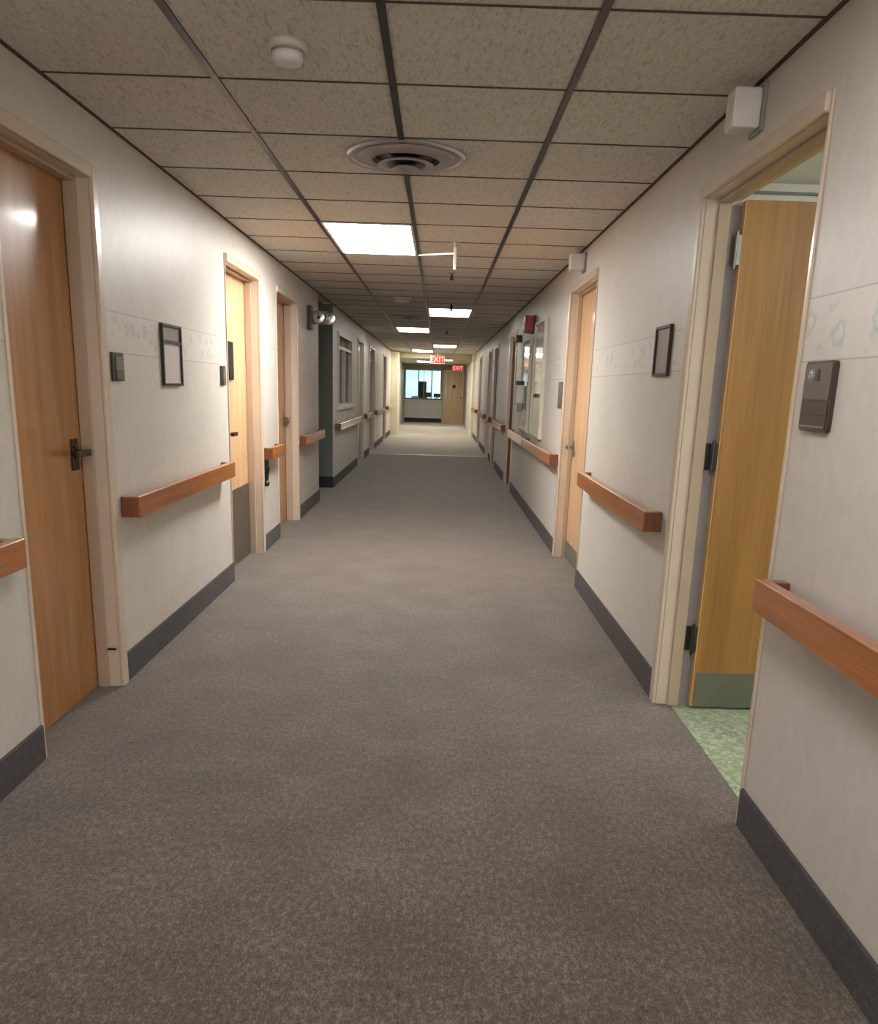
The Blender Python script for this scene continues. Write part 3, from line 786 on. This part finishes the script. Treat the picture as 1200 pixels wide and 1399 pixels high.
# station room and its outside window
ry = 36.6
m = MB()
m.box(-3.2, -3.1, YE, ry, 0, 2.6); m.box(.165, .265, YE+.12, ry, 0, 2.6)
m.box(-3.1, L-.0, YE+.02, YE+.12, 0, 2.6)
struct(m, 'wall_station', M['wall_plain'], 'side walls of the bright station room', 'wall')
m = MB(); m.box(-3.2, -1.9, ry, ry+.12, 0, 2.6); m.box(-1.9, .265, ry, ry+.12, 0, .85); m.box(-1.9, .265, ry, ry+.12, 2.25, 2.6); m.box(.10, .265, ry, ry+.12, .85, 2.25)
struct(m, 'wall_station_rear', M['wall_plain'], 'rear wall of the station room around its daylight window', 'wall')
struct(MB().box(-3.2, .265, YE+.15, ry+.12, -.06, 0), 'floor', M['far_floor'], 'floor of the bright station room', 'floor')
struct(MB().box(-3.2, .265, YE+.12, ry+.12, 2.6, 2.65), 'ceiling', M['wall_plain'], 'ceiling of the bright station room', 'ceiling')
w = empty('window_2', (-.9, ry, .85), 'bright daylight window behind the station counter', 'window', kind='structure')
m = MB(); m.box(-1.9, .10, ry-.01, ry+.08, .85, .90); m.box(-1.9, .10, ry-.01, ry+.08, 2.20, 2.25)
for x in (-1.9, -.93, -.35, .06): m.box(x, x+.045, ry-.01, ry+.08, .90, 2.20)
m.build('window_frame', M['winframe'], w)
MB().box(-1.88, .10, ry+.03, ry+.036, .90, 2.20).build('pane', M['glass'], w)
t = empty('storage_cabinet', (-.73, 36.2, 0), 'teal grey cabinet standing in the station room before the window', 'cabinet')
MB().box(-.90, -.55, 36.1, 36.45, .0, 1.62, .01).build('body', M['teal'], t)
MB().box(-.89, -.56, 36.085, 36.1, .05, 1.0, .004).build('door', M['alcove'], t)
MB().box(-.89, -.56, 36.085, 36.1, 1.02, 1.58, .004).build('door', M['teal'], t)

# glazing of the station opening
w = empty('window_3', (-.6, YE+.05, .94), 'framed station opening above the counter', 'window', kind='structure')
m = MB(); m.box(-1.36, .13, YE+.03, YE+.07, 2.02, 2.05); m.box(-.62, -.60, YE+.03, YE+.07, .94, 2.02)
m.box(-1.36, -1.33, YE+.03, YE+.07, .94, 2.02); m.box(.10, .13, YE+.03, YE+.07, .94, 2.02)
m.build('window_frame', M['winframe'], w)

# ------------------------------------------------------------------ daylight outside
wd = bpy.data.worlds.new('World'); SC.world = wd; wd.use_nodes = True
wb = wd.node_tree.nodes['Background']
wnt = wd.node_tree
tc = N(wnt, 'ShaderNodeTexCoord'); nz = N(wnt, 'ShaderNodeTexNoise'); nz.inputs['Scale'].default_value = 14
wnt.links.new(tc.outputs['Generated'], nz.inputs['Vector'])
wnt.links.new(ramp(wnt, nz.outputs['Fac'], [(0.4, srgb(160, 202, 206)), (0.6, srgb(206, 228, 236))]), wb.inputs['Color'])
wb.inputs['Strength'].default_value = 2.2

# fill light added behind the viewpoint to lift the corridor ceiling
la = bpy.data.lights.new('fill_light', 'AREA'); la.shape = 'RECTANGLE'; la.size = 2.2; la.size_y = 2.0
la.energy = 96; la.color = (1.0, .97, .93)
lo = bpy.data.objects.new('fill_light', la); C.objects.link(lo); lo.location = (-.19, YB+.15, 1.2); lo.rotation_euler = (math.radians(90), 0, 0)
# ------------------------------------------------------------------ camera
FPX, PX, PY = 1101., 600., 800.
phi = math.radians(1.85)
dY = Vector((0, PY-530, -FPX)).normalized()
D = FPX*FPX/(270*math.cos(phi))
V = (PX-D*math.sin(phi), PY+D*math.cos(phi))
up = Vector((-(V[0]-PX), V[1]-PY, FPX)).normalized()
up = (up - up.dot(dY)*dY).normalized()
dX = dY.cross(up)
rot = Matrix((dX, dY, up))       # rows: world axes in camera coordinates -> camera-to-world rotation
cd = bpy.data.cameras.new('Camera'); cam = bpy.data.objects.new('Camera', cd); C.objects.link(cam)
cam.matrix_world = Matrix.Translation((0, 0, 1.366)) @ rot.to_4x4()
cd.sensor_fit = 'HORIZONTAL'; cd.sensor_width = 36; cd.lens = FPX/1200*36
cd.shift_x = 0; cd.shift_y = (PY-699.5)/1200
cd.clip_start = .05; cd.clip_end = 200
SC.camera = cam
SC.view_settings.view_transform = 'Standard'
SC.view_settings.look = 'None'
SC.view_settings.exposure = 0.0
SC.cycles.max_bounces = 10
SC.cycles.diffuse_bounces = 6
SC.cycles.caustics_reflective = False
SC.cycles.caustics_refractive = False
